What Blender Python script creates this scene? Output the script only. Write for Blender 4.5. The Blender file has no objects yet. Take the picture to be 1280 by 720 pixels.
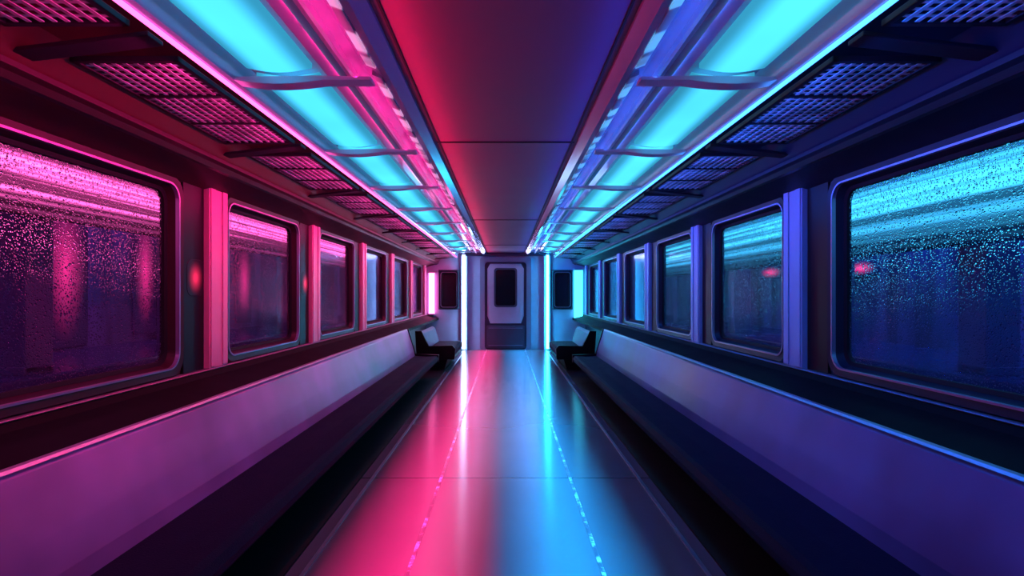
import bpy, bmesh, math, random
from mathutils import Vector, Matrix
random.seed(4)
C = bpy.context.scene.collection
sc = bpy.context.scene
sc.view_settings.view_transform = 'Standard'
sc.view_settings.look = 'None'
H = 1.3
Y0, Y1 = -1.2, 13.2

# ---------------------------------------------------------------- materials
def mat(name, col, rough=0.5, metal=0.0, nscale=6.0, namt=0.10, ramt=0.03, bump=0.0, bscale=60, spec=0.5, stretch=(1,1,1), lo=0.0, hi=1.0):
    m = bpy.data.materials.new(name); m.use_nodes = True
    nt = m.node_tree; b = nt.nodes['Principled BSDF']
    g = nt.nodes.new('ShaderNodeNewGeometry')
    mp = nt.nodes.new('ShaderNodeMapping'); mp.inputs['Scale'].default_value = stretch
    nt.links.new(g.outputs['Position'], mp.inputs['Vector'])
    n = nt.nodes.new('ShaderNodeTexNoise'); n.inputs['Scale'].default_value = nscale; n.inputs['Detail'].default_value = 3
    nt.links.new(mp.outputs[0], n.inputs['Vector'])
    rg = nt.nodes.new('ShaderNodeMapRange'); rg.inputs['From Min'].default_value=lo; rg.inputs['From Max'].default_value=hi
    nt.links.new(n.outputs['Fac'], rg.inputs['Value'])
    mx = nt.nodes.new('ShaderNodeMix'); mx.data_type = 'RGBA'
    mx.inputs[6].default_value = tuple(c*(1-namt) for c in col)+(1,)
    mx.inputs[7].default_value = tuple(min(1,c*(1+namt)) for c in col)+(1,)
    nt.links.new(rg.outputs[0], mx.inputs[0]); nt.links.new(mx.outputs[2], b.inputs['Base Color'])
    mr = nt.nodes.new('ShaderNodeMapRange')
    mr.inputs['From Min'].default_value = .3; mr.inputs['From Max'].default_value = .7
    mr.inputs['To Min'].default_value = max(.02, rough-ramt); mr.inputs['To Max'].default_value = min(1, rough+ramt)
    nt.links.new(n.outputs['Fac'], mr.inputs['Value']); nt.links.new(mr.outputs[0], b.inputs['Roughness'])
    b.inputs['Metallic'].default_value = metal
    b.inputs['Specular IOR Level'].default_value = spec
    if bump:
        n2 = nt.nodes.new('ShaderNodeTexNoise'); n2.inputs['Scale'].default_value = bscale; n2.inputs['Detail'].default_value = 3
        nt.links.new(mp.outputs[0], n2.inputs['Vector'])
        bp = nt.nodes.new('ShaderNodeBump'); bp.inputs['Strength'].default_value = bump; bp.inputs['Distance'].default_value = .01
        nt.links.new(n2.outputs['Fac'], bp.inputs['Height']); nt.links.new(bp.outputs[0], b.inputs['Normal'])
    return m

def emat(name, col, s):
    m = bpy.data.materials.new(name); m.use_nodes = True
    nt = m.node_tree; nt.nodes.clear()
    o = nt.nodes.new('ShaderNodeOutputMaterial'); e = nt.nodes.new('ShaderNodeEmission')
    e.inputs['Color'].default_value = tuple(col)+(1,); e.inputs['Strength'].default_value = s
    nt.links.new(e.outputs[0], o.inputs[0])
    return m

def panel_mat():
    """frosted diffuser with a lamp tube behind its centre line"""
    m = bpy.data.materials.new('diffuser_glow'); m.use_nodes=True; nt=m.node_tree; nt.nodes.clear(); N=nt.nodes.new; L=nt.links.new
    o=N('ShaderNodeOutputMaterial'); e=N('ShaderNodeEmission')
    g=N('ShaderNodeNewGeometry'); sp=N('ShaderNodeSeparateXYZ'); L(g.outputs['Position'],sp.inputs[0])
    a=N('ShaderNodeMath'); a.operation='ABSOLUTE'; L(sp.outputs['X'],a.inputs[0])
    b=N('ShaderNodeMath'); b.operation='SUBTRACT'; b.inputs[1].default_value=.935; L(a.outputs[0],b.inputs[0])
    c=N('ShaderNodeMath'); c.operation='ABSOLUTE'; L(b.outputs[0],c.inputs[0])
    r=N('ShaderNodeMapRange'); r.interpolation_type='SMOOTHSTEP'; r.inputs['From Min'].default_value=.135; r.inputs['From Max'].default_value=.04
    r.inputs['To Min'].default_value=.9; r.inputs['To Max'].default_value=2.6; L(c.outputs[0],r.inputs['Value'])
    n=N('ShaderNodeTexNoise'); n.inputs['Scale'].default_value=1.2; n.inputs['Detail'].default_value=2; L(g.outputs['Position'],n.inputs['Vector'])
    q=N('ShaderNodeMapRange'); q.inputs['From Min'].default_value=.3; q.inputs['From Max'].default_value=.7; q.inputs['To Min'].default_value=.85; q.inputs['To Max'].default_value=1.1; L(n.outputs['Fac'],q.inputs['Value'])
    k=N('ShaderNodeMath'); k.operation='MULTIPLY'; L(r.outputs[0],k.inputs[0]); L(q.outputs[0],k.inputs[1])
    e.inputs['Color'].default_value=(.04,.37,.62,1)
    L(k.outputs[0],e.inputs['Strength']); L(e.outputs[0],o.inputs[0]); return m

M_walll = mat('wall_paint_maroon', (.042,.007,.018), .5, 0, spec=.25)
M_wallr = mat('wall_paint_navy', (.006,.013,.042), .5, 0, spec=.22)  # wall colour differs per side in place of pink and blue light spill
M_pill = mat('pilaster_rose', (.62,.28,.43), .36, 0, spec=.4)
M_pilr = mat('pilaster_lavender', (.24,.36,.58), .40, 0, spec=.4)  # one pilaster finish, tinted per side as if pink-lit and blue-lit
M_black = mat('black_satin_panel', (.007,.005,.008), .38, 0, spec=.22)
M_ledge = mat('black_ledge_rubber', (.005,.004,.006), .65, 0, spec=.08)
M_blackmat = mat('black_matte', (.008,.007,.012), .7, 0, spec=.2)
M_ceil = mat('ceiling_panel_left', (.12,.045,.10), .6, 0, nscale=2, spec=.15)
M_soffl = mat('soffit_maroon', (.060,.008,.018), .5, 0, spec=.16)
M_soffr = mat('soffit_navy', (.006,.013,.042), .5, 0, spec=.16)  # soffit tints carry the crimson and blue glow of each side
M_framel = mat('window_frame_maroon', (.026,.006,.014), .42, 0, spec=.28)
M_frame = mat('window_frame', (.008,.012,.028), .42, 0, spec=.28)  # frame pair: left reddened, right blued, to imitate coloured light
M_bead = mat('window_bead', (.42,.36,.52), .35, .8)
M_trim = mat('brushed_trim', (.48,.46,.58), .35, .8)
M_house = mat('fixture_housing', (.36,.30,.48), .16, 0.15, nscale=1, namt=.03, ramt=0, spec=.8)
M_brk = mat('fixture_bracket', (.46,.42,.60), .30, .2)
M_rack = mat('rack_dark', (.014,.012,.023), .5, .1, spec=.25)
M_grille = mat('rack_grille', (.40,.42,.52), .4, .2, nscale=6, namt=.5, lo=.35, hi=.65)  # patchy bright noise in the colour imitates glints on the bars
M_seat = mat('seat_navy', (.008,.006,.034), .7, 0, bump=.3, bscale=150, spec=.10)
M_backl = mat('backrest_lavender', (.36,.13,.43), .32, 0, nscale=1.2, namt=.50, ramt=.06, spec=.5, lo=.3, hi=.7)
M_backr = mat('backrest_blue_violet', (.075,.11,.36), .34, 0, nscale=1.2, namt=.45, ramt=.06, spec=.4, lo=.3, hi=.7)  # same bench back twice, pink and blue light put into the colour
M_backd = mat('end_seat_back', (.08,.055,.20), .5, 0, spec=.2)
M_end = mat('end_wall_panel', (.36,.40,.62), .4, .1)
M_doordk = mat('door_dark', (.05,.05,.10), .35, .2)
M_doorfr = mat('door_frame_paint', (.20,.22,.36), .35, .1)
M_doorlow = mat('door_lower_grey', (.05,.052,.10), .4, .1)
M_doorlt = mat('door_leaf', (.42,.43,.60), .35, .1)
M_ext = mat('exterior_concrete', (.12,.12,.24), .5, 0, nscale=2.2, namt=.85, bump=.4, bscale=6, stretch=(1,1,.15), lo=.35, hi=.65)  # noise stretched into vertical pale and dark streaks
M_wet = mat('wet_platform', (.05,.05,.13), .25, 0, nscale=3, bump=.3, bscale=9)
M_col = mat('column_paint', (.12,.12,.20), .4, 0)

E_panel = panel_mat()
E_pink = emat('led_pink', (1,.08,.40), 5)
E_cyan = emat('led_cyan', (.05,.30,1), 4)
E_npink = emat('neon_ice', (.30,.62,1), 30)
E_ncyan = emat('neon_cyan', (.022,.60,1), 42)
E_npink2 = emat('neon_pink_corner', (1,.14,.45), 7)
E_ncyan2 = emat('neon_cyan_corner', (.04,.6,.9), 4.5)

def band_mat(name, col, s, zc, hw, base, sy, sz):
    m = bpy.data.materials.new(name); m.use_nodes = True
    nt = m.node_tree; nt.nodes.clear(); N=nt.nodes.new; L=nt.links.new
    o=N('ShaderNodeOutputMaterial'); e=N('ShaderNodeEmission'); e.inputs['Color'].default_value=tuple(col)+(1,)
    g=N('ShaderNodeNewGeometry'); sp=N('ShaderNodeSeparateXYZ'); L(g.outputs['Position'],sp.inputs[0])
    a=N('ShaderNodeMath'); a.operation='SUBTRACT'; a.inputs[1].default_value=zc; L(sp.outputs['Z'],a.inputs[0])
    b=N('ShaderNodeMath'); b.operation='ABSOLUTE'; L(a.outputs[0],b.inputs[0])
    r=N('ShaderNodeMapRange'); r.interpolation_type='SMOOTHSTEP'; r.inputs['From Min'].default_value=hw; r.inputs['From Max'].default_value=0; L(b.outputs[0],r.inputs['Value'])
    mp=N('ShaderNodeMapping'); mp.inputs['Scale'].default_value=(1,sy,sz); L(g.outputs['Position'],mp.inputs['Vector'])
    n=N('ShaderNodeTexNoise'); n.inputs['Scale'].default_value=1; n.inputs['Detail'].default_value=3; L(mp.outputs[0],n.inputs['Vector'])
    q=N('ShaderNodeMapRange'); q.inputs['From Min'].default_value=.45; q.inputs['From Max'].default_value=.62; q.inputs['To Min'].default_value=base; q.inputs['To Max'].default_value=1; L(n.outputs['Fac'],q.inputs['Value'])
    p=N('ShaderNodeMath'); p.operation='MULTIPLY'; L(r.outputs[0],p.inputs[0]); L(q.outputs[0],p.inputs[1])
    k=N('ShaderNodeMath'); k.operation='MULTIPLY'; k.inputs[1].default_value=s; L(p.outputs[0],k.inputs[0])
    L(k.outputs[0],e.inputs['Strength']); L(e.outputs[0],o.inputs[0])
    return m

def soft_mat(name, col, s, base=(.01,.007,.014)):
    """backlit cover whose glow fades to its rim"""
    m=bpy.data.materials.new(name); m.use_nodes=True; nt=m.node_tree; b=nt.nodes['Principled BSDF']
    b.inputs['Base Color'].default_value=tuple(base)+(1,); b.inputs['Roughness'].default_value=.4; b.inputs['Specular IOR Level'].default_value=.25
    tc=nt.nodes.new('ShaderNodeTexCoord'); mp=nt.nodes.new('ShaderNodeMapping')
    mp.inputs['Location'].default_value=(0,-1,-1); mp.inputs['Scale'].default_value=(0,2,2)
    gr=nt.nodes.new('ShaderNodeTexGradient'); gr.gradient_type='QUADRATIC_SPHERE'
    nt.links.new(tc.outputs['Generated'],mp.inputs['Vector']); nt.links.new(mp.outputs[0],gr.inputs['Vector'])
    ml=nt.nodes.new('ShaderNodeMath'); ml.operation='MULTIPLY'; ml.inputs[1].default_value=s
    nt.links.new(gr.outputs['Fac'],ml.inputs[0])
    nt.links.new(ml.outputs[0],b.inputs['Emission Strength'])
    b.inputs['Emission Color'].default_value=tuple(col)+(1,)
    return m

def dash_mat(name, col, s, scale, thr):  # emission dashes imitate whitish highlights along a reflective strip
    m = bpy.data.materials.new(name); m.use_nodes = True
    nt = m.node_tree; b = nt.nodes['Principled BSDF']
    b.inputs['Base Color'].default_value = (.3,.28,.42,1); b.inputs['Roughness'].default_value = .3
    g = nt.nodes.new('ShaderNodeNewGeometry'); mp = nt.nodes.new('ShaderNodeMapping'); mp.inputs['Scale'].default_value = (0,scale,0)
    n = nt.nodes.new('ShaderNodeTexNoise'); n.inputs['Scale'].default_value = 1; n.inputs['Detail'].default_value = 1
    nt.links.new(g.outputs['Position'], mp.inputs['Vector']); nt.links.new(mp.outputs[0], n.inputs['Vector'])
    mr = nt.nodes.new('ShaderNodeMapRange'); mr.inputs['From Min'].default_value=thr; mr.inputs['From Max'].default_value=thr+.05
    mr.inputs['To Min'].default_value=0; mr.inputs['To Max'].default_value=s
    nt.links.new(n.outputs['Fac'], mr.inputs['Value'])
    b.inputs['Emission Color'].default_value = tuple(col)+(1,)
    nt.links.new(mr.outputs[0], b.inputs['Emission Strength'])
    return m
D_pink = dash_mat('lens_left', (.8,.36,.66), .7, 6, .48)
D_cyan = dash_mat('lens_right', (.10,.45,.85), .8, 6, .48)

def seam_mat():
    m=bpy.data.materials.new('floor_seam_strip'); m.use_nodes=True; nt=m.node_tree; b=nt.nodes['Principled BSDF']; N=nt.nodes.new; L=nt.links.new
    g=N('ShaderNodeNewGeometry'); n=N('ShaderNodeTexNoise'); n.inputs['Scale'].default_value=7; n.inputs['Detail'].default_value=8; n.inputs['Roughness'].default_value=.75
    L(g.outputs['Position'],n.inputs['Vector'])
    r=N('ShaderNodeMapRange'); r.inputs['From Min'].default_value=.50; r.inputs['From Max'].default_value=.58; L(n.outputs['Fac'],r.inputs['Value'])
    mx=N('ShaderNodeMix'); mx.data_type='RGBA'; mx.inputs[6].default_value=(.11,.10,.14,1); mx.inputs[7].default_value=(.8,.75,.9,1)  # noise breaks the strip into pale and dark dashes
    L(r.outputs[0],mx.inputs[0]); L(mx.outputs[2],b.inputs['Base Color']); b.inputs['Roughness'].default_value=.3
    return m
M_seam=seam_mat()

def floor_mat():
    m = bpy.data.materials.new('floor_vinyl'); m.use_nodes = True
    nt = m.node_tree; b = nt.nodes['Principled BSDF']
    g = nt.nodes.new('ShaderNodeNewGeometry')
    n = nt.nodes.new('ShaderNodeTexNoise'); n.inputs['Scale'].default_value = 1.5; n.inputs['Detail'].default_value = 2
    nt.links.new(g.outputs['Position'], n.inputs['Vector'])
    mx = nt.nodes.new('ShaderNodeMix'); mx.data_type='RGBA'
    mx.inputs[6].default_value=(.12,.115,.15,1); mx.inputs[7].default_value=(.15,.14,.18,1)
    nt.links.new(n.outputs['Fac'], mx.inputs[0])
    s = nt.nodes.new('ShaderNodeSeparateXYZ'); nt.links.new(g.outputs['Position'], s.inputs[0])
    a = nt.nodes.new('ShaderNodeMath'); a.operation='ADD'; a.inputs[1].default_value = 20-3.96
    nt.links.new(s.outputs['Y'], a.inputs[0])
    md = nt.nodes.new('ShaderNodeMath'); md.operation='MODULO'; md.inputs[1].default_value = 2.5
    nt.links.new(a.outputs[0], md.inputs[0])
    lt = nt.nodes.new('ShaderNodeMath'); lt.operation='LESS_THAN'; lt.inputs[1].default_value = .016
    nt.links.new(md.outputs[0], lt.inputs[0])
    m2 = nt.nodes.new('ShaderNodeMix'); m2.data_type='RGBA'; m2.inputs[7].default_value=(.05,.045,.065,1)
    nt.links.new(lt.outputs[0], m2.inputs[0]); nt.links.new(mx.outputs[2], m2.inputs[6])
    nt.links.new(m2.outputs[2], b.inputs['Base Color'])
    b.inputs['Roughness'].default_value=.22
    b.inputs['Specular IOR Level'].default_value=.9
    b.inputs['Anisotropic'].default_value=.85
    tv = nt.nodes.new('ShaderNodeCombineXYZ'); tv.inputs[1].default_value=1.0
    nt.links.new(tv.outputs[0], b.inputs['Tangent'])
    return m
M_floor = floor_mat()

def glass_mat(name, tint, haze):
    m = bpy.data.materials.new(name); m.use_nodes = True
    nt = m.node_tree; nt.nodes.clear(); L = nt.links.new; N = nt.nodes.new
    o = N('ShaderNodeOutputMaterial'); g = N('ShaderNodeNewGeometry')
    def drops(scale, thr):
        v = N('ShaderNodeTexVoronoi'); v.inputs['Scale'].default_value = scale; L(g.outputs['Position'], v.inputs['Vector'])
        r = N('ShaderNodeMapRange'); r.inputs['From Min'].default_value=thr; r.inputs['From Max'].default_value=thr*.3
        r.inputs['To Min'].default_value=0; r.inputs['To Max'].default_value=1
        L(v.outputs['Distance'], r.inputs['Value']); return r
    a = drops(42,.28); b = drops(100,.38)
    mxm = N('ShaderNodeMath'); mxm.operation='MAXIMUM'; L(a.outputs[0], mxm.inputs[0]); L(b.outputs[0], mxm.inputs[1])
    bp = N('ShaderNodeBump'); bp.inputs['Strength'].default_value=1; bp.inputs['Distance'].default_value=.014; L(mxm.outputs[0], bp.inputs['Height'])
    gl = N('ShaderNodeBsdfGlass'); gl.inputs['IOR'].default_value=1.33; gl.inputs['Roughness'].default_value=.02; L(bp.outputs[0], gl.inputs['Normal'])
    tr = N('ShaderNodeBsdfTransparent'); tr.inputs[0].default_value=(.82,.82,.92,1)
    gs = N('ShaderNodeBsdfGlossy'); gs.inputs['Roughness'].default_value=.16; gs.inputs[0].default_value=(.30,.32,.5,1)
    n = N('ShaderNodeTexNoise'); n.inputs['Scale'].default_value=5; n.inputs['Detail'].default_value=8; L(g.outputs['Position'], n.inputs['Vector'])
    tl = N('ShaderNodeBsdfTranslucent'); tl.inputs[0].default_value=tint
    df = N('ShaderNodeBsdfDiffuse'); df.inputs[0].default_value=tint
    md = N('ShaderNodeMixShader'); md.inputs[0].default_value=.2; L(tl.outputs[0], md.inputs[1]); L(df.outputs[0], md.inputs[2])
    hz = N('ShaderNodeMapRange'); hz.inputs['From Min'].default_value=.3; hz.inputs['From Max'].default_value=.7
    hz.inputs['To Min'].default_value=haze*.3; hz.inputs['To Max'].default_value=haze*1.7; L(n.outputs['Fac'], hz.inputs['Value'])
    fr = N('ShaderNodeFresnel'); fr.inputs[0].default_value=1.25
    m0 = N('ShaderNodeMixShader'); L(fr.outputs[0], m0.inputs[0]); L(tr.outputs[0], m0.inputs[1]); L(gs.outputs[0], m0.inputs[2])
    m1 = N('ShaderNodeMixShader'); L(hz.outputs[0], m1.inputs[0]); L(m0.outputs[0], m1.inputs[1]); L(md.outputs[0], m1.inputs[2])
    st = N('ShaderNodeMath'); st.operation='GREATER_THAN'; st.inputs[1].default_value=.02; L(mxm.outputs[0], st.inputs[0])
    m2 = N('ShaderNodeMixShader'); L(st.outputs[0], m2.inputs[0]); L(m1.outputs[0], m2.inputs[1]); L(gl.outputs[0], m2.inputs[2])
    L(m2.outputs[0], o.inputs[0])
    return m
G_l = glass_mat('rainy_glass_left', (.5,.33,.55,1), .06)
G_r = glass_mat('rainy_glass_right', (.22,.38,.8,1), .11)  # bluer, stronger haze stands in for the cyan halo
M_dglass = mat('dark_glass', (.008,.008,.014), .1, 0, spec=.8)

# ---------------------------------------------------------------- mesh helpers
def finish(bm, name, m, parent=None, smooth=False):
    bmesh.ops.recalc_face_normals(bm, faces=bm.faces)
    me = bpy.data.meshes.new(name); bm.to_mesh(me); bm.free()
    if smooth:
        for p in me.polygons: p.use_smooth = True
    me.materials.append(m)
    ob = bpy.data.objects.new(name, me); C.objects.link(ob)
    if parent:
        ob.parent = parent; ob.matrix_parent_inverse = Matrix.Translation(-parent.location)
    return ob

def add_box(bm, x0,x1,y0,y1,z0,z1, bev=0):
    t = bmesh.new()
    r = bmesh.ops.create_cube(t, size=1)
    for v in t.verts:
        v.co = Vector(((x0+x1)/2+v.co.x*abs(x1-x0), (y0+y1)/2+v.co.y*abs(y1-y0), (z0+z1)/2+v.co.z*abs(z1-z0)))
    if bev: bmesh.ops.bevel(t, geom=list(t.edges), offset=bev, segments=2, affect='EDGES', profile=.6)
    me = bpy.data.meshes.new('t'); t.to_mesh(me); t.free(); bm.from_mesh(me); bpy.data.meshes.remove(me)

def boxes(name, lst, m, parent=None, bev=0):
    bm = bmesh.new()
    for b in lst: add_box(bm, *b, bev)
    return finish(bm, name, m, parent)

def prism(name, pts, y0, y1, m, parent=None, s=1, bev=0, smooth=False, axis='y'):
    bm = bmesh.new()
    def co(a,b,t): return (s*a,t,b) if axis=='y' else (s*t,a,b)
    A = [bm.verts.new(co(x,z,y0)) for x,z in pts]; B = [bm.verts.new(co(x,z,y1)) for x,z in pts]
    n = len(pts)
    for i in range(n): bm.faces.new((A[i],A[(i+1)%n],B[(i+1)%n],B[i]))
    bm.faces.new(A); bm.faces.new(B[::-1])
    if bev: bmesh.ops.bevel(bm, geom=list(bm.edges), offset=bev, segments=2, affect='EDGES', profile=.6)
    return finish(bm, name, m, parent, smooth)

def sheet(name, pts, y0, y1, th, m, parent=None, s=1, up=True, smooth=False):
    return prism(name, pts + [(x, z+(th if up else -th)) for x,z in pts[::-1]], y0, y1, m, parent, s, smooth=smooth)

def rr(u0,u1,v0,v1,r,n=8):
    out=[]
    for cx,cy,a in ((u1-r,v1-r,0),(u0+r,v1-r,90),(u0+r,v0+r,180),(u1-r,v0+r,270)):
        for i in range(n+1):
            t = math.radians(a+90*i/n); out.append((cx+r*math.cos(t), cy+r*math.sin(t)))
    return out

def loops(name, L, f, m, parent=None, close=True, cap=False, smooth=False):
    bm = bmesh.new(); V=[]
    for o,d in L: V.append([bm.verts.new(f(u,v,d)) for u,v in o])
    k=len(V); n=len(V[0])
    for j in range(k if close else k-1):
        a=V[j]; b=V[(j+1)%k]
        for i in range(n): bm.faces.new((a[i],a[(i+1)%n],b[(i+1)%n],b[i]))
    if cap:
        bm.faces.new(V[0]); bm.faces.new(V[-1])
    return finish(bm, name, m, parent, smooth)

def cyl(name, p0, p1, r, m, parent=None, n=16):
    p0=Vector(p0); p1=Vector(p1); d=p1-p0
    bm=bmesh.new()
    bmesh.ops.create_cone(bm, cap_ends=True, segments=n, radius1=r, radius2=r, depth=d.length)
    q=d.to_track_quat('Z','Y').to_matrix().to_4x4()
    bmesh.ops.transform(bm, matrix=Matrix.Translation((p0+p1)/2)@q, verts=bm.verts)
    return finish(bm,name,m,parent,False)

def top(ob, label, cat, group=None):
    ob['label']=label; ob['category']=cat
    if group: ob['group']=group
    return ob
def struct(ob, label=None, cat=None):
    ob['kind']='structure'
    if label: ob['label']=label; ob['category']=cat
    return ob
def empty(name, loc):
    e=bpy.data.objects.new(name,None); e.empty_display_size=.1; e.location=loc; C.objects.link(e); return e
def strip_light(name, x, z, direction, col, watts, spread, width=.03, y0=Y0+.1, y1=Y1-.2):
    l=bpy.data.lights.new(name,'AREA'); l.shape='RECTANGLE'; l.size=width; l.size_y=y1-y0
    l.color=col; l.energy=watts; l.spread=math.radians(spread)
    o=bpy.data.objects.new(name,l); C.objects.link(o)
    d=Vector(direction).normalized()
    zz=-d; yy=Vector((0,1,0)); xx=yy.cross(zz).normalized()
    R=Matrix((xx,yy,zz)).transposed().to_4x4()
    o.matrix_world=Matrix.Translation((x,(y0+y1)/2,z))@R
    return o

# ---------------------------------------------------------------- shell
WX=1.88
WS=[1.92+1.84*k for k in range(6)]; WW=1.24
ZB,ZT=.905,1.90; MG=.07
struct(boxes('floor',[(-1.98,1.98,Y0,Y1+.1,-.1,0)],M_floor),'glossy dark grey vinyl aisle floor with panel seams','floor')
cp=[(-1.98,1.93),(-1.86,1.95),(-1.62,2.02),(-1.5,2.16),(-1.2,2.26),(-1.12,2.36),(-.50,2.36),(-.46,2.28)]
cp=cp+[(-x,z) for x,z in cp[::-1]]
c=sheet('ceiling',cp,Y0,Y1+.1,.06,M_ceil); c.data.materials.append(M_soffl); c.data.materials.append(M_soffr)
for p in c.data.polygons:
    if p.center.x<-.49: p.material_index=1
    elif p.center.x>.49: p.material_index=2
struct(c,'satin ceiling panels with dark maroon and navy side coves','ceiling')
tn=0
def trim(ob,label,cat='trim'):
    global tn
    tn+=1; ob.name='trim_%d'%tn; struct(ob,label,cat); return ob
for y in (-.1,3.6,7.35,11.1):
    trim(boxes('trim',[(-.44,.44,y-.006,y+.006,2.274,2.281)],M_blackmat),'dark ceiling panel seam')
for s in (-1,1):
    trim(boxes('trim',[(s*.425-.004,s*.425+.004,Y0,Y1,2.272,2.281)],M_blackmat),'dark lengthwise ceiling seam')
for s,nm in ((-1,'left'),(1,'right')):
    L=[]
    def bx(y0,y1,z0,z1): L.append((s*WX,s*(WX+.1),y0,y1,z0,z1))
    bx(Y0,Y1+.1,0,ZB-MG); bx(Y0,Y1+.1,ZT+MG,2.0)
    ys=[Y0]+sum([[a-MG,a+WW+MG] for a in WS],[])+[Y1+.1]
    for i in range(0,len(ys),2): bx(ys[i],ys[i+1],ZB-MG,ZT+MG)
    struct(boxes('wall_'+nm,L,M_walll if s<0 else M_wallr),'dark side wall with window openings','wall')
    trim(prism('trim',[(1.88,.83),(1.835,.83),(1.80,.80),(1.575,.745),(1.575,.70),(1.88,.70)],Y0,Y1,M_ledge,s=s),'black sloping ledge below the windows')
    trim(prism('trim',[(1.88,.838),(1.83,.838),(1.825,.834),(1.83,.829),(1.88,.829)],Y0,Y1,M_trim,s=s),'thin metal ledge strip')
    trim(prism('trim',[(1.62,2.0),(1.60,2.02),(1.575,2.03),(1.575,2.05),(1.65,2.05),(1.65,2.0)],Y0,Y1,M_framel if s<0 else M_frame,s=s),'dark cornice strip above the windows')
    trim(boxes('trim',[(s*.446,s*.466,Y0,Y1,0,.003)],M_seam),'worn bright floor seam strip')
    trim(boxes('trim',[(s*.93,s*.95,Y0,Y1,0,.006)],M_trim),'metal aisle edge strip')
    trim(boxes('trim',[(s*1.02,s*1.88,Y0,Y1,0,.012)],M_blackmat),'black floor strip beneath the benches')  # black sheet in place of the shaded void under the seats
    struct(boxes('baseboard_'+nm,[(s*1.30,s*1.34,Y0,8.85,.012,.2)],M_blackmat),'black kick panel beneath the benches','baseboard')
for s in (-1,1):
    for k in range(-1,6):
        ye=(WS[0]+1.84*k)+WW
        y0=ye+.30; y1=ye+.53
        l=[(s*WX,s*(WX-.05),y0,y1,.84,1.97)]
        for a,b in ((.012,.07),(.155,.215)):
            l.append((s*(WX-.05),s*(WX-.057),y0+a,y0+b,.85,1.96))
        if y1<Y1:
            trim(boxes('trim',l,M_pill if s<0 else M_pilr,bev=.003),'pale smooth pilaster between windows','pilaster')
            trim(boxes('trim',[(s*WX,s*(WX-.018),ye+.075,y0-.004,.84,1.97)],M_black,bev=.003),'black satin panel beside a window','panel')
wn=0
def window(f,u0,u1,v0,v1,glass,loc,label,r=.09,drop=True,fm=None):
    global wn
    wn+=1
    e=empty('window_%d'%wn,loc); struct(e,label,'window')
    fr=MG
    A=rr(u0-fr,u1+fr,v0-fr,v1+fr,r+.02); A2=rr(u0-fr+.012,u1+fr-.012,v0-fr+.012,v1+fr-.012,r+.01)
    B=rr(u0-.02,u1+.02,v0-.02,v1+.02,r); Bi=rr(u0,u1,v0,v1,r-.01)
    sq=rr(u0-fr-.004,u1+fr+.004,v0-fr-.004,v1+fr+.004,.003)
    loops('frame',[(sq,-.0),(A,.014),(A2,.03),(B,.026),(Bi,-.03),(Bi,-.07),(sq,-.07)],f,fm or M_frame,e)
    b1=rr(u0-.024,u1+.024,v0-.024,v1+.024,r+.004); b2=rr(u0-.014,u1+.014,v0-.014,v1+.014,r-.004)
    loops('metal_bead',[(b1,.024),(b1,.032),(b2,.032),(b2,.0)],f,M_bead,e)['label']='thin bright metal bead'
    g1=rr(u0,u1,v0,v1,r-.01); g2=rr(u0+.02,u1-.02,v0+.02,v1-.02,r-.02)
    loops('gasket',[(g1,-.028),(g2,-.034),(g2,-.06),(g1,-.06)],f,M_blackmat,e)
    bm=bmesh.new(); bm.faces.new([bm.verts.new(f(u,v,-.045)) for u,v in g1])
    finish(bm,'glass_pane',glass,e)['label']='rain-speckled glass' if drop else 'dark glass'
    return e
for s in (-1,1):
    for k,a in enumerate(WS):
        f=lambda u,v,d,s=s:(s*(WX-d),u,v)
        window(f,a,a+WW,ZB,ZT,G_l if s<0 else G_r,(s*WX,a+WW/2,ZB),'rain-covered train window with rounded dark frame',fm=M_framel if s<0 else M_frame)
struct(boxes('wall_back',[(-1.98,1.98,Y0-.1,Y0,0,2.4)],M_wallr),'plain dark rear bulkhead','wall')
struct(boxes('wall_end',[(-1.98,1.98,Y1,Y1+.1,0,2.4)],M_end),'pale blue-grey end bulkhead','wall')
for s in (-1,1):
    u=sorted((s*1.16,s*1.50))
    f2=lambda u,v,d:(u,Y1-.075-d,v)
    window(f2,u[0],u[1],1.02,1.80,M_dglass,(s*1.34,Y1-.1,1.0),'dark rounded window in the end bulkhead',r=.06,drop=False)
    trim(boxes('trim',[(s*.90,s*1.04,Y1-.10,Y1,0,2.27)],M_end,bev=.01),'pale bulkhead post beside the door','post')
d=empty('door_1',(0,Y1,0)); struct(d,'grey end door with tall dark rounded window','door')
A=rr(-.60,.60,.0,2.17,.06); B=rr(-.49,.49,.005,2.06,.08)
FD=lambda u,v,dd:(u,Y1-dd,v)
loops('frame',[(A,0),(A,.07),(B,.07),(B,0)],FD,M_doorfr,d)
A=rr(-.49,.49,.01,2.06,.06)
loops('leaf',[(A,.0),(A,.03)],FD,M_doordk,d,close=False,cap=True)
o=[(-.36,.62),(.36,.62),(.43,.8),(.43,1.9),(.36,2.02),(-.36,2.02),(-.43,1.9),(-.43,.8)]
i=[(x*.92,1.33+(z-1.33)*.96) for x,z in o]
loops('raised_panel',[(o,.03),(o,.05),(i,.06)],FD,M_doorlt,d,close=False,cap=True)['label']='pale raised door panel'
A=rr(-.27,.27,1.00,1.92,.07); B=rr(-.23,.23,1.04,1.88,.06)
loops('window_frame',[(A,.058),(A,.08),(B,.075),(B,.058)],FD,M_doordk,d)
loops('door_glass',[(B,.055),(B,.068)],FD,M_dglass,d,close=False,cap=True)
o=rr(-.46,.46,.04,.57,.05); i=rr(-.43,.43,.07,.54,.04)
loops('kick_panel',[(o,.03),(o,.06),(i,.066)],FD,M_doorlow,d,close=False,cap=True)
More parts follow.
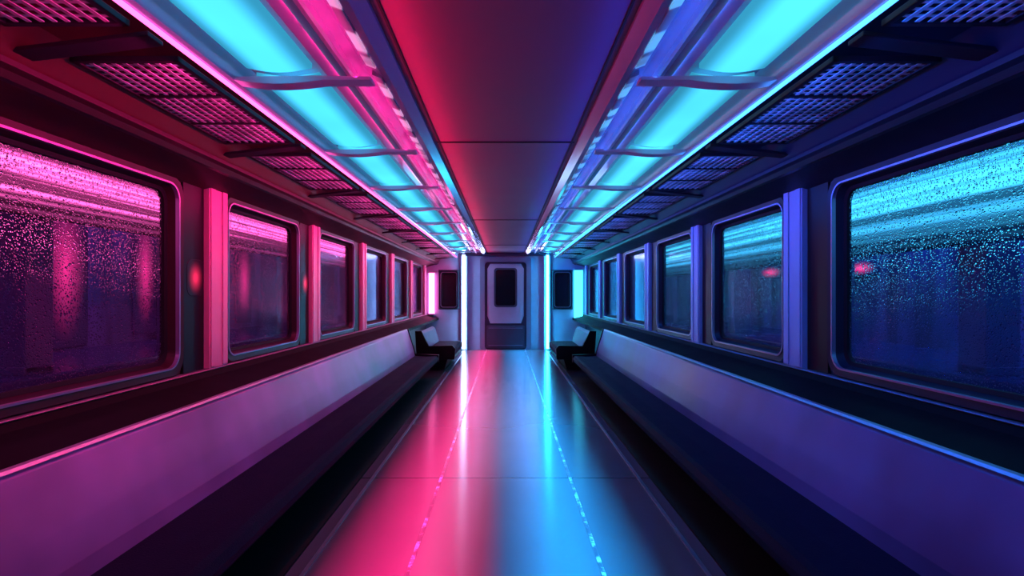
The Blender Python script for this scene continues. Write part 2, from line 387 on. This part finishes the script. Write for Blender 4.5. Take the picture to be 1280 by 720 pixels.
boxes('kick_rim',[(-.40,.40,Y1-.072,Y1-.06,.505,.515),(-.40,.40,Y1-.072,Y1-.06,.10,.11)],M_doorfr,d)
boxes('handle',[(.32,.345,Y1-.11,Y1-.09,.85,1.0),(.325,.34,Y1-.1,Y1-.05,.86,.88),(.325,.34,Y1-.1,Y1-.05,.97,.99)],M_trim,d,bev=.003)
trim(boxes('trim',[(-1.05,1.05,Y1-.11,Y1,2.2,2.27)],M_doordk,bev=.01),'dark header above the end door','header')

for s,m,m2,cn in ((-1,E_npink,E_npink2,'pink'),(1,E_ncyan,E_ncyan2,'cyan')):
    e=empty('neon_tube',(s*.98,Y1-.13,0)); top(e,'tall vertical %s neon tube beside the end door'%('ice-white' if s<0 else 'cyan'),'neon light')
    cyl('tube',(s*.98,Y1-.13,.03),(s*.98,Y1-.13,2.22),.030,m,e)
    boxes('end_cap',[(s*.98-.03,s*.98+.03,Y1-.16,Y1-.1,0,.03)],M_trim,e,bev=.004)
    boxes('end_cap',[(s*.98-.03,s*.98+.03,Y1-.16,Y1-.1,2.22,2.27)],M_trim,e,bev=.004)
    zt=1.80 if s<0 else 1.86; zb=.85 if s<0 else .70; R=.07 if s<0 else .10; X=s*(1.80-R)
    e=empty('neon_tube',(X,Y1-R-.02,.7)); top(e,'short %s corner neon tube beside end window'%cn,'neon light')
    cyl('tube',(X,Y1-R-.02,zb),(X,Y1-R-.02,zt),R,m2,e,24)
    boxes('end_cap',[(X-R-.005,X+R+.005,Y1-2*R-.03,Y1,zb-.04,zb)],M_trim,e,bev=.004)
    boxes('end_cap',[(X-R-.005,X+R+.005,Y1-2*R-.03,Y1,zt,zt+.04)],M_trim,e,bev=.004)

# ---------------------------------------------------------------- ceiling light fixtures
BR=[2.36+1.17*k for k in range(-3,9)]
for s in (-1,1):
    nm='pink' if s<0 else 'cyan'
    e=empty('ceiling_light',(s*.8,6,2.28)); top(e,'long cyan ceiling light with %s edge strips'%nm,'ceiling light')
    sheet('housing',[(.455,2.262),(.50,2.23),(.53,2.235),(.62,2.30),(.76,2.30),(.79,2.27),(1.08,2.27),(1.10,2.27),(1.125,2.19),(1.15,2.175),(1.165,2.20)],Y0,Y1-.12,.02,M_house,e,s)
    prism('inner_rail',[(.665,2.262),(.672,2.25),(.688,2.25),(.695,2.262),(.69,2.30),(.67,2.30)],Y0,Y1-.13,M_trim,e,s)
    for k in range(len(BR)-1):
        y0=BR[k]+.045; y1=min(BR[k+1]-.045,Y1-.15)
        if y1-y0<.1: continue
        pts=[(.80+.27*t/8, 2.235-.018*math.sin(math.pi*t/8)) for t in range(9)]
        sheet('diffuser',pts,y0,y1,.02,E_panel,e,s,smooth=False)
    for y in BR:
        if y>Y1-.2: continue
        low=[(.56+.57*t/20, 2.190-.016*max(0,math.sin(math.pi*max(0,min(1,(t-7)/13))))) for t in range(21)]
        prism('bracket',low+[(1.13,2.204),(.80,2.208),(.56,2.204)],y-.038,y+.038,M_brk,e,s,bev=.003)
    boxes('outer_led_strip',[(s*1.137,s*1.149,Y0,Y1-.13,2.160,2.172)],E_pink if s<0 else E_cyan,e)
    for k in range(len(BR)-1):
        y0=BR[k]+.05; y1=min(BR[k+1]-.05,Y1-.15)
        if y1-y0<.1: continue
        prism('lens_strip',[(.535,2.230),(.575,2.245),(.575,2.27),(.535,2.245)],y0,y1,D_pink if s<0 else D_cyan,e,s)
PK2=(1,.014,.20); BL=(.01,.12,1); CB=(.008,.38,.95)
# unseen strip lamps added to tint walls, floor, ceiling and troughs
strip_light('wall_wash_light',-1.115,2.088,(-.80,0,-.60),PK2,108,140)
strip_light('wall_wash_light', 1.115,2.088,( .80,0,-.60),BL,75,140)
strip_light('floor_wash_light',-.53,2.215,(.03,0,-1),(1,.010,.16),165,24)
strip_light('floor_wash_light', .50,2.215,(-.08,0,-1),CB,150,23)
strip_light('ceiling_wash_light',-.45,2.200,(.85,0,.50),(1,.008,.10),36,110,.012)
strip_light('ceiling_wash_light', .45,2.200,(-.85,0,.50),(.01,.08,1),17,110,.012)
strip_light('trough_light',-.62,2.20,(-.2,0,1),(1,.012,.22),22,170,.012)
strip_light('trough_light', .62,2.20,(.2,0,1),(.02,.18,1),13,170,.012)
l=bpy.data.lights.new('header_light','AREA'); l.shape='RECTANGLE'; l.size=1.6; l.size_y=.06; l.color=(.40,.42,.9); l.energy=15; l.spread=math.radians(130)  # unseen lamp added to lighten the far floor
o=bpy.data.objects.new('header_light',l); C.objects.link(o); o.location=(0,Y1-.16,2.19); o.rotation_euler=(math.radians(-38),0,0)

# ---------------------------------------------------------------- luggage racks
P=1.33
def rack(s,y0):
    e=empty('luggage_rack',(s*1.3,y0+.5,2.1)); z=2.12; y1=y0+1.08
    X0,X1=1.14,1.52
    boxes('frame',[(s*X0,s*(X0+.022),y0,y1,z-.008,z+.012),(s*(X1-.022),s*X1,y0,y1,z-.008,z+.012),
                   (s*X0,s*X1,y0,y0+.022,z-.008,z+.012),(s*X0,s*X1,y1-.022,y1,z-.008,z+.012),
                   (s*X0,s*X1,y0+.345,y0+.37,z-.008,z+.01),(s*X0,s*X1,y0+.71,y0+.735,z-.008,z+.01)],M_rack,e,bev=.003)
    l=[]
    n=27
    for i in range(1,n):
        yy=y0+.015+(1.05)*i/n; l.append((s*(X0+.012),s*(X1-.012),yy-.006,yy+.006,z-.002,z+.001))
    for i in range(1,9):
        xx=X0+.015+(X1-X0-.03)*i/9; l.append((s*(xx-.007),s*(xx+.007),y0+.012,y1-.012,z-.004,z-.001))
    boxes('grille',l,M_grille,e)
    pts=[(1.14,2.142),(1.14,2.126),(1.60,2.072),(1.60,2.086)]
    prism('support_arm',pts,y1+.085,y1+.165,M_rack,e,s,bev=.003)
    return e
for s in (-1,1):
    base=rack(s,1.95-P*1); ch=list(base.children)
    lab='dark luggage rack section with metal grille above windows'
    g='overhead luggage racks along the car'
    top(base,lab,'luggage rack',g)
    inv=Matrix.Translation(-base.location)
    for k in list(range(-1,9)):
        if k==0 : continue
        y=1.95-P+P*k
        if y+1.3>Y1 : continue
        ne=base.copy(); ne.location.y=base.location.y+P*k; C.objects.link(ne)
        for cc in ch:
            nc=cc.copy(); nc.parent=ne; nc.matrix_parent_inverse=inv; C.objects.link(nc)

# ---------------------------------------------------------------- benches
for s in (-1,1):
    yb0,yb1=Y0+.05,8.8
    MB=M_backl if s<0 else M_backr
    e=empty('bench',(s*1.3,4,0.012)); top(e,'long wall bench with %s back and navy seat'%('lavender' if s<0 else 'blue-violet'),'bench')
    bp=[(1.425,.335),(1.435,.40),(1.47,.52),(1.51,.64),(1.535,.725),(1.55,.745),(1.57,.742),(1.572,.70),(1.52,.30),(1.43,.30)]
    prism('backrest',bp,yb0,yb1,MB,e,s)
    prism('seat',[(1.43,.335),(1.25,.325),(1.10,.335),(1.07,.325),(1.055,.29),(1.065,.25),(1.09,.235),(1.43,.235)],yb0,yb1,M_seat,e,s)
    prism('top_rail',[(1.535,.745),(1.545,.754),(1.570,.754),(1.574,.746),(1.56,.744)],yb0,yb1,M_trim,e,s)
    prism('end_panel',[(1.05,.23),(1.05,.35),(1.42,.36),(1.53,.76),(1.575,.76),(1.575,.012),(1.40,.012),(1.36,.23)],yb1,yb1+.04,M_black,e,s,bev=.004)
    for y in (.8,2.6,4.4,6.2,8.0):
        prism('leg',[(1.10,.235),(1.10,.21),(1.26,.17),(1.30,.012),(1.345,.012),(1.345,.235)],y,y+.05,M_blackmat,e,s)
    e=empty('seat_bench',(s*1.25,10.4,.012)); top(e,'short dark end bench with low slanted back','bench')
    x0,x1=.88,1.36
    prism('seat',[(x0,.24),(x0-.01,.32),(x0+.03,.36),(1.40,.36),(1.40,.24)],9.5,11.3,M_seat,e,s,bev=.01)
    prism('backrest',[(1.34,.36),(1.42,.62),(1.47,.66),(1.52,.64),(1.46,.28),(1.36,.28)],9.5,11.3,M_backd,e,s,bev=.008)
    prism('side_panel',[(x0-.02,.20),(x0-.03,.38),(x0+.02,.44),(1.30,.42),(1.42,.68),(1.53,.68),(1.5,.2)],9.45,9.5,M_black,e,s,bev=.005)
    prism('plinth',[(1.05,.012),(.98,.24),(1.45,.24),(1.45,.012)],9.6,11.2,M_blackmat,e,s)

M_redglint=soft_mat('marker_lens',(1,.02,.10),1.5)  # red reflection in the glossy panel, painted as emission
for s,k in ((-1,0),(-1,1)):
    y=WS[0]+1.84*k+WW+.20; z=1.40; X=s*(WX-.018)
    e=empty('marker_lamp',(X,y,z)); top(e,'soft red marker lamp on black pier panel','lamp','red marker lamps between windows')
    f=lambda u,v,dd,X=X,y=y,z=z,s=s:(X-s*dd,y+u,z+v)
    loops('lens',[(rr(-.09,.09,-.11,.11,.05),0),(rr(-.088,.088,-.108,.108,.05),.002)],f,M_redglint,e,close=False,cap=True)

# ---------------------------------------------------------------- exterior
BP=band_mat('led_band_pink',(1,.10,.44),8,H+.88,.32,.05,.05,17)
BC=band_mat('led_band_cyan',(.045,.50,.88),4.0,H+.86,.50,.12,.05,15)
for s in (-1,1):
    cn='pink' if s<0 else 'cyan'
    w=boxes('station_wall',[(s*4.64,s*4.8,-6,22,-1,5)],M_ext); top(w,'dark rain-stained concrete station wall outside','wall')
    w=boxes('platform',[(s*3.3,s*4.6,-6,22,-1,.72)],M_wet,bev=.02); top(w,'wet dark platform outside the train','platform')
    w=boxes('track_bed',[(s*2.05,s*3.28,-6,22,-1,-.6)],M_ext); top(w,'dark gravel track bed beside the train','track bed')
    e=empty('light_band',(s*3.42,8,H+.86)); top(e,'long soft %s led light band outside the windows'%cn,'neon light')  # glow band added to draw light streaks across the glass
    zl=(H+.56) if s<0 else (H+.36)
    boxes('glowing_face',[(s*3.395,s*3.41,-4,20,zl,H+1.2)],BP if s<0 else BC,e)
    boxes('backing',[(s*3.41,s*3.425,-4,20,zl+.02,H+1.18)],M_black,e)
    for y in (2.2,4.0,5.9,8.4,11.2,14.5):
        e=boxes('station_column',[(s*3.43,s*3.68,y,y+.25,.72,4.0),(s*3.43,s*3.69,y-.012,y+.262,.72,.78)],M_col,bev=.01); top(e,'square painted platform column','column','platform columns')
strip_light('platform_light',-4.2,3.2,(-.3,0,-1),(.32,.05,.50),65,130,.1,-2,9)  # unseen lamps added to colour the station wall
strip_light('platform_light', 4.2,3.2,( .3,0,-1),(.02,.16,1),125,130,.1,-2,9)
WB=(.09,.085,.17)
R1=soft_mat('soft_red_glow',(1,.04,.22),2.2,WB)
R2=soft_mat('soft_pink_glow',(1,.025,.24),1.3,WB)  # vertical pink reflections imitated by fading emission
for (s,y,z,w_,h,mm) in ((1,6.95,1.54,.65,.20,R1),(1,9.3,1.57,.9,.22,R1),(1,12.5,1.5,.9,.3,R1),
                     (-1,5.55,.73,.65,1.7,R2),(-1,6.95,.8,.45,1.6,R2),(-1,9.6,.8,.6,1.5,R2)):
    e=empty('signal_light',(s*4.64,y,z)); top(e,'softly glowing %s lamp cover on station wall'%('red' if mm is R1 else 'tall pink'),'light','glowing lamps on the station wall')
    f=lambda u,v,dd,s=s:(s*(4.638-dd),u,v)
    A=rr(y,y+w_,z,z+h,.06)
    loops('cover',[(A,0),(A,.015),(rr(y+.02,y+w_-.02,z+.02,z+h-.02,.05),.022)],f,mm,e,close=False,cap=True)

w=bpy.data.worlds.new('World'); sc.world=w; w.use_nodes=True
w.node_tree.nodes['Background'].inputs[0].default_value=(.05,.06,.35,1); w.node_tree.nodes['Background'].inputs[1].default_value=.6

cam=bpy.data.cameras.new('camera'); co=bpy.data.objects.new('camera',cam); C.objects.link(co)
co.location=(0,0,H); co.rotation_euler=(math.pi/2,0,0)
cam.lens=36*700/1280; cam.shift_x=.00625; cam.shift_y=.00625; cam.clip_start=.02
sc.camera=co
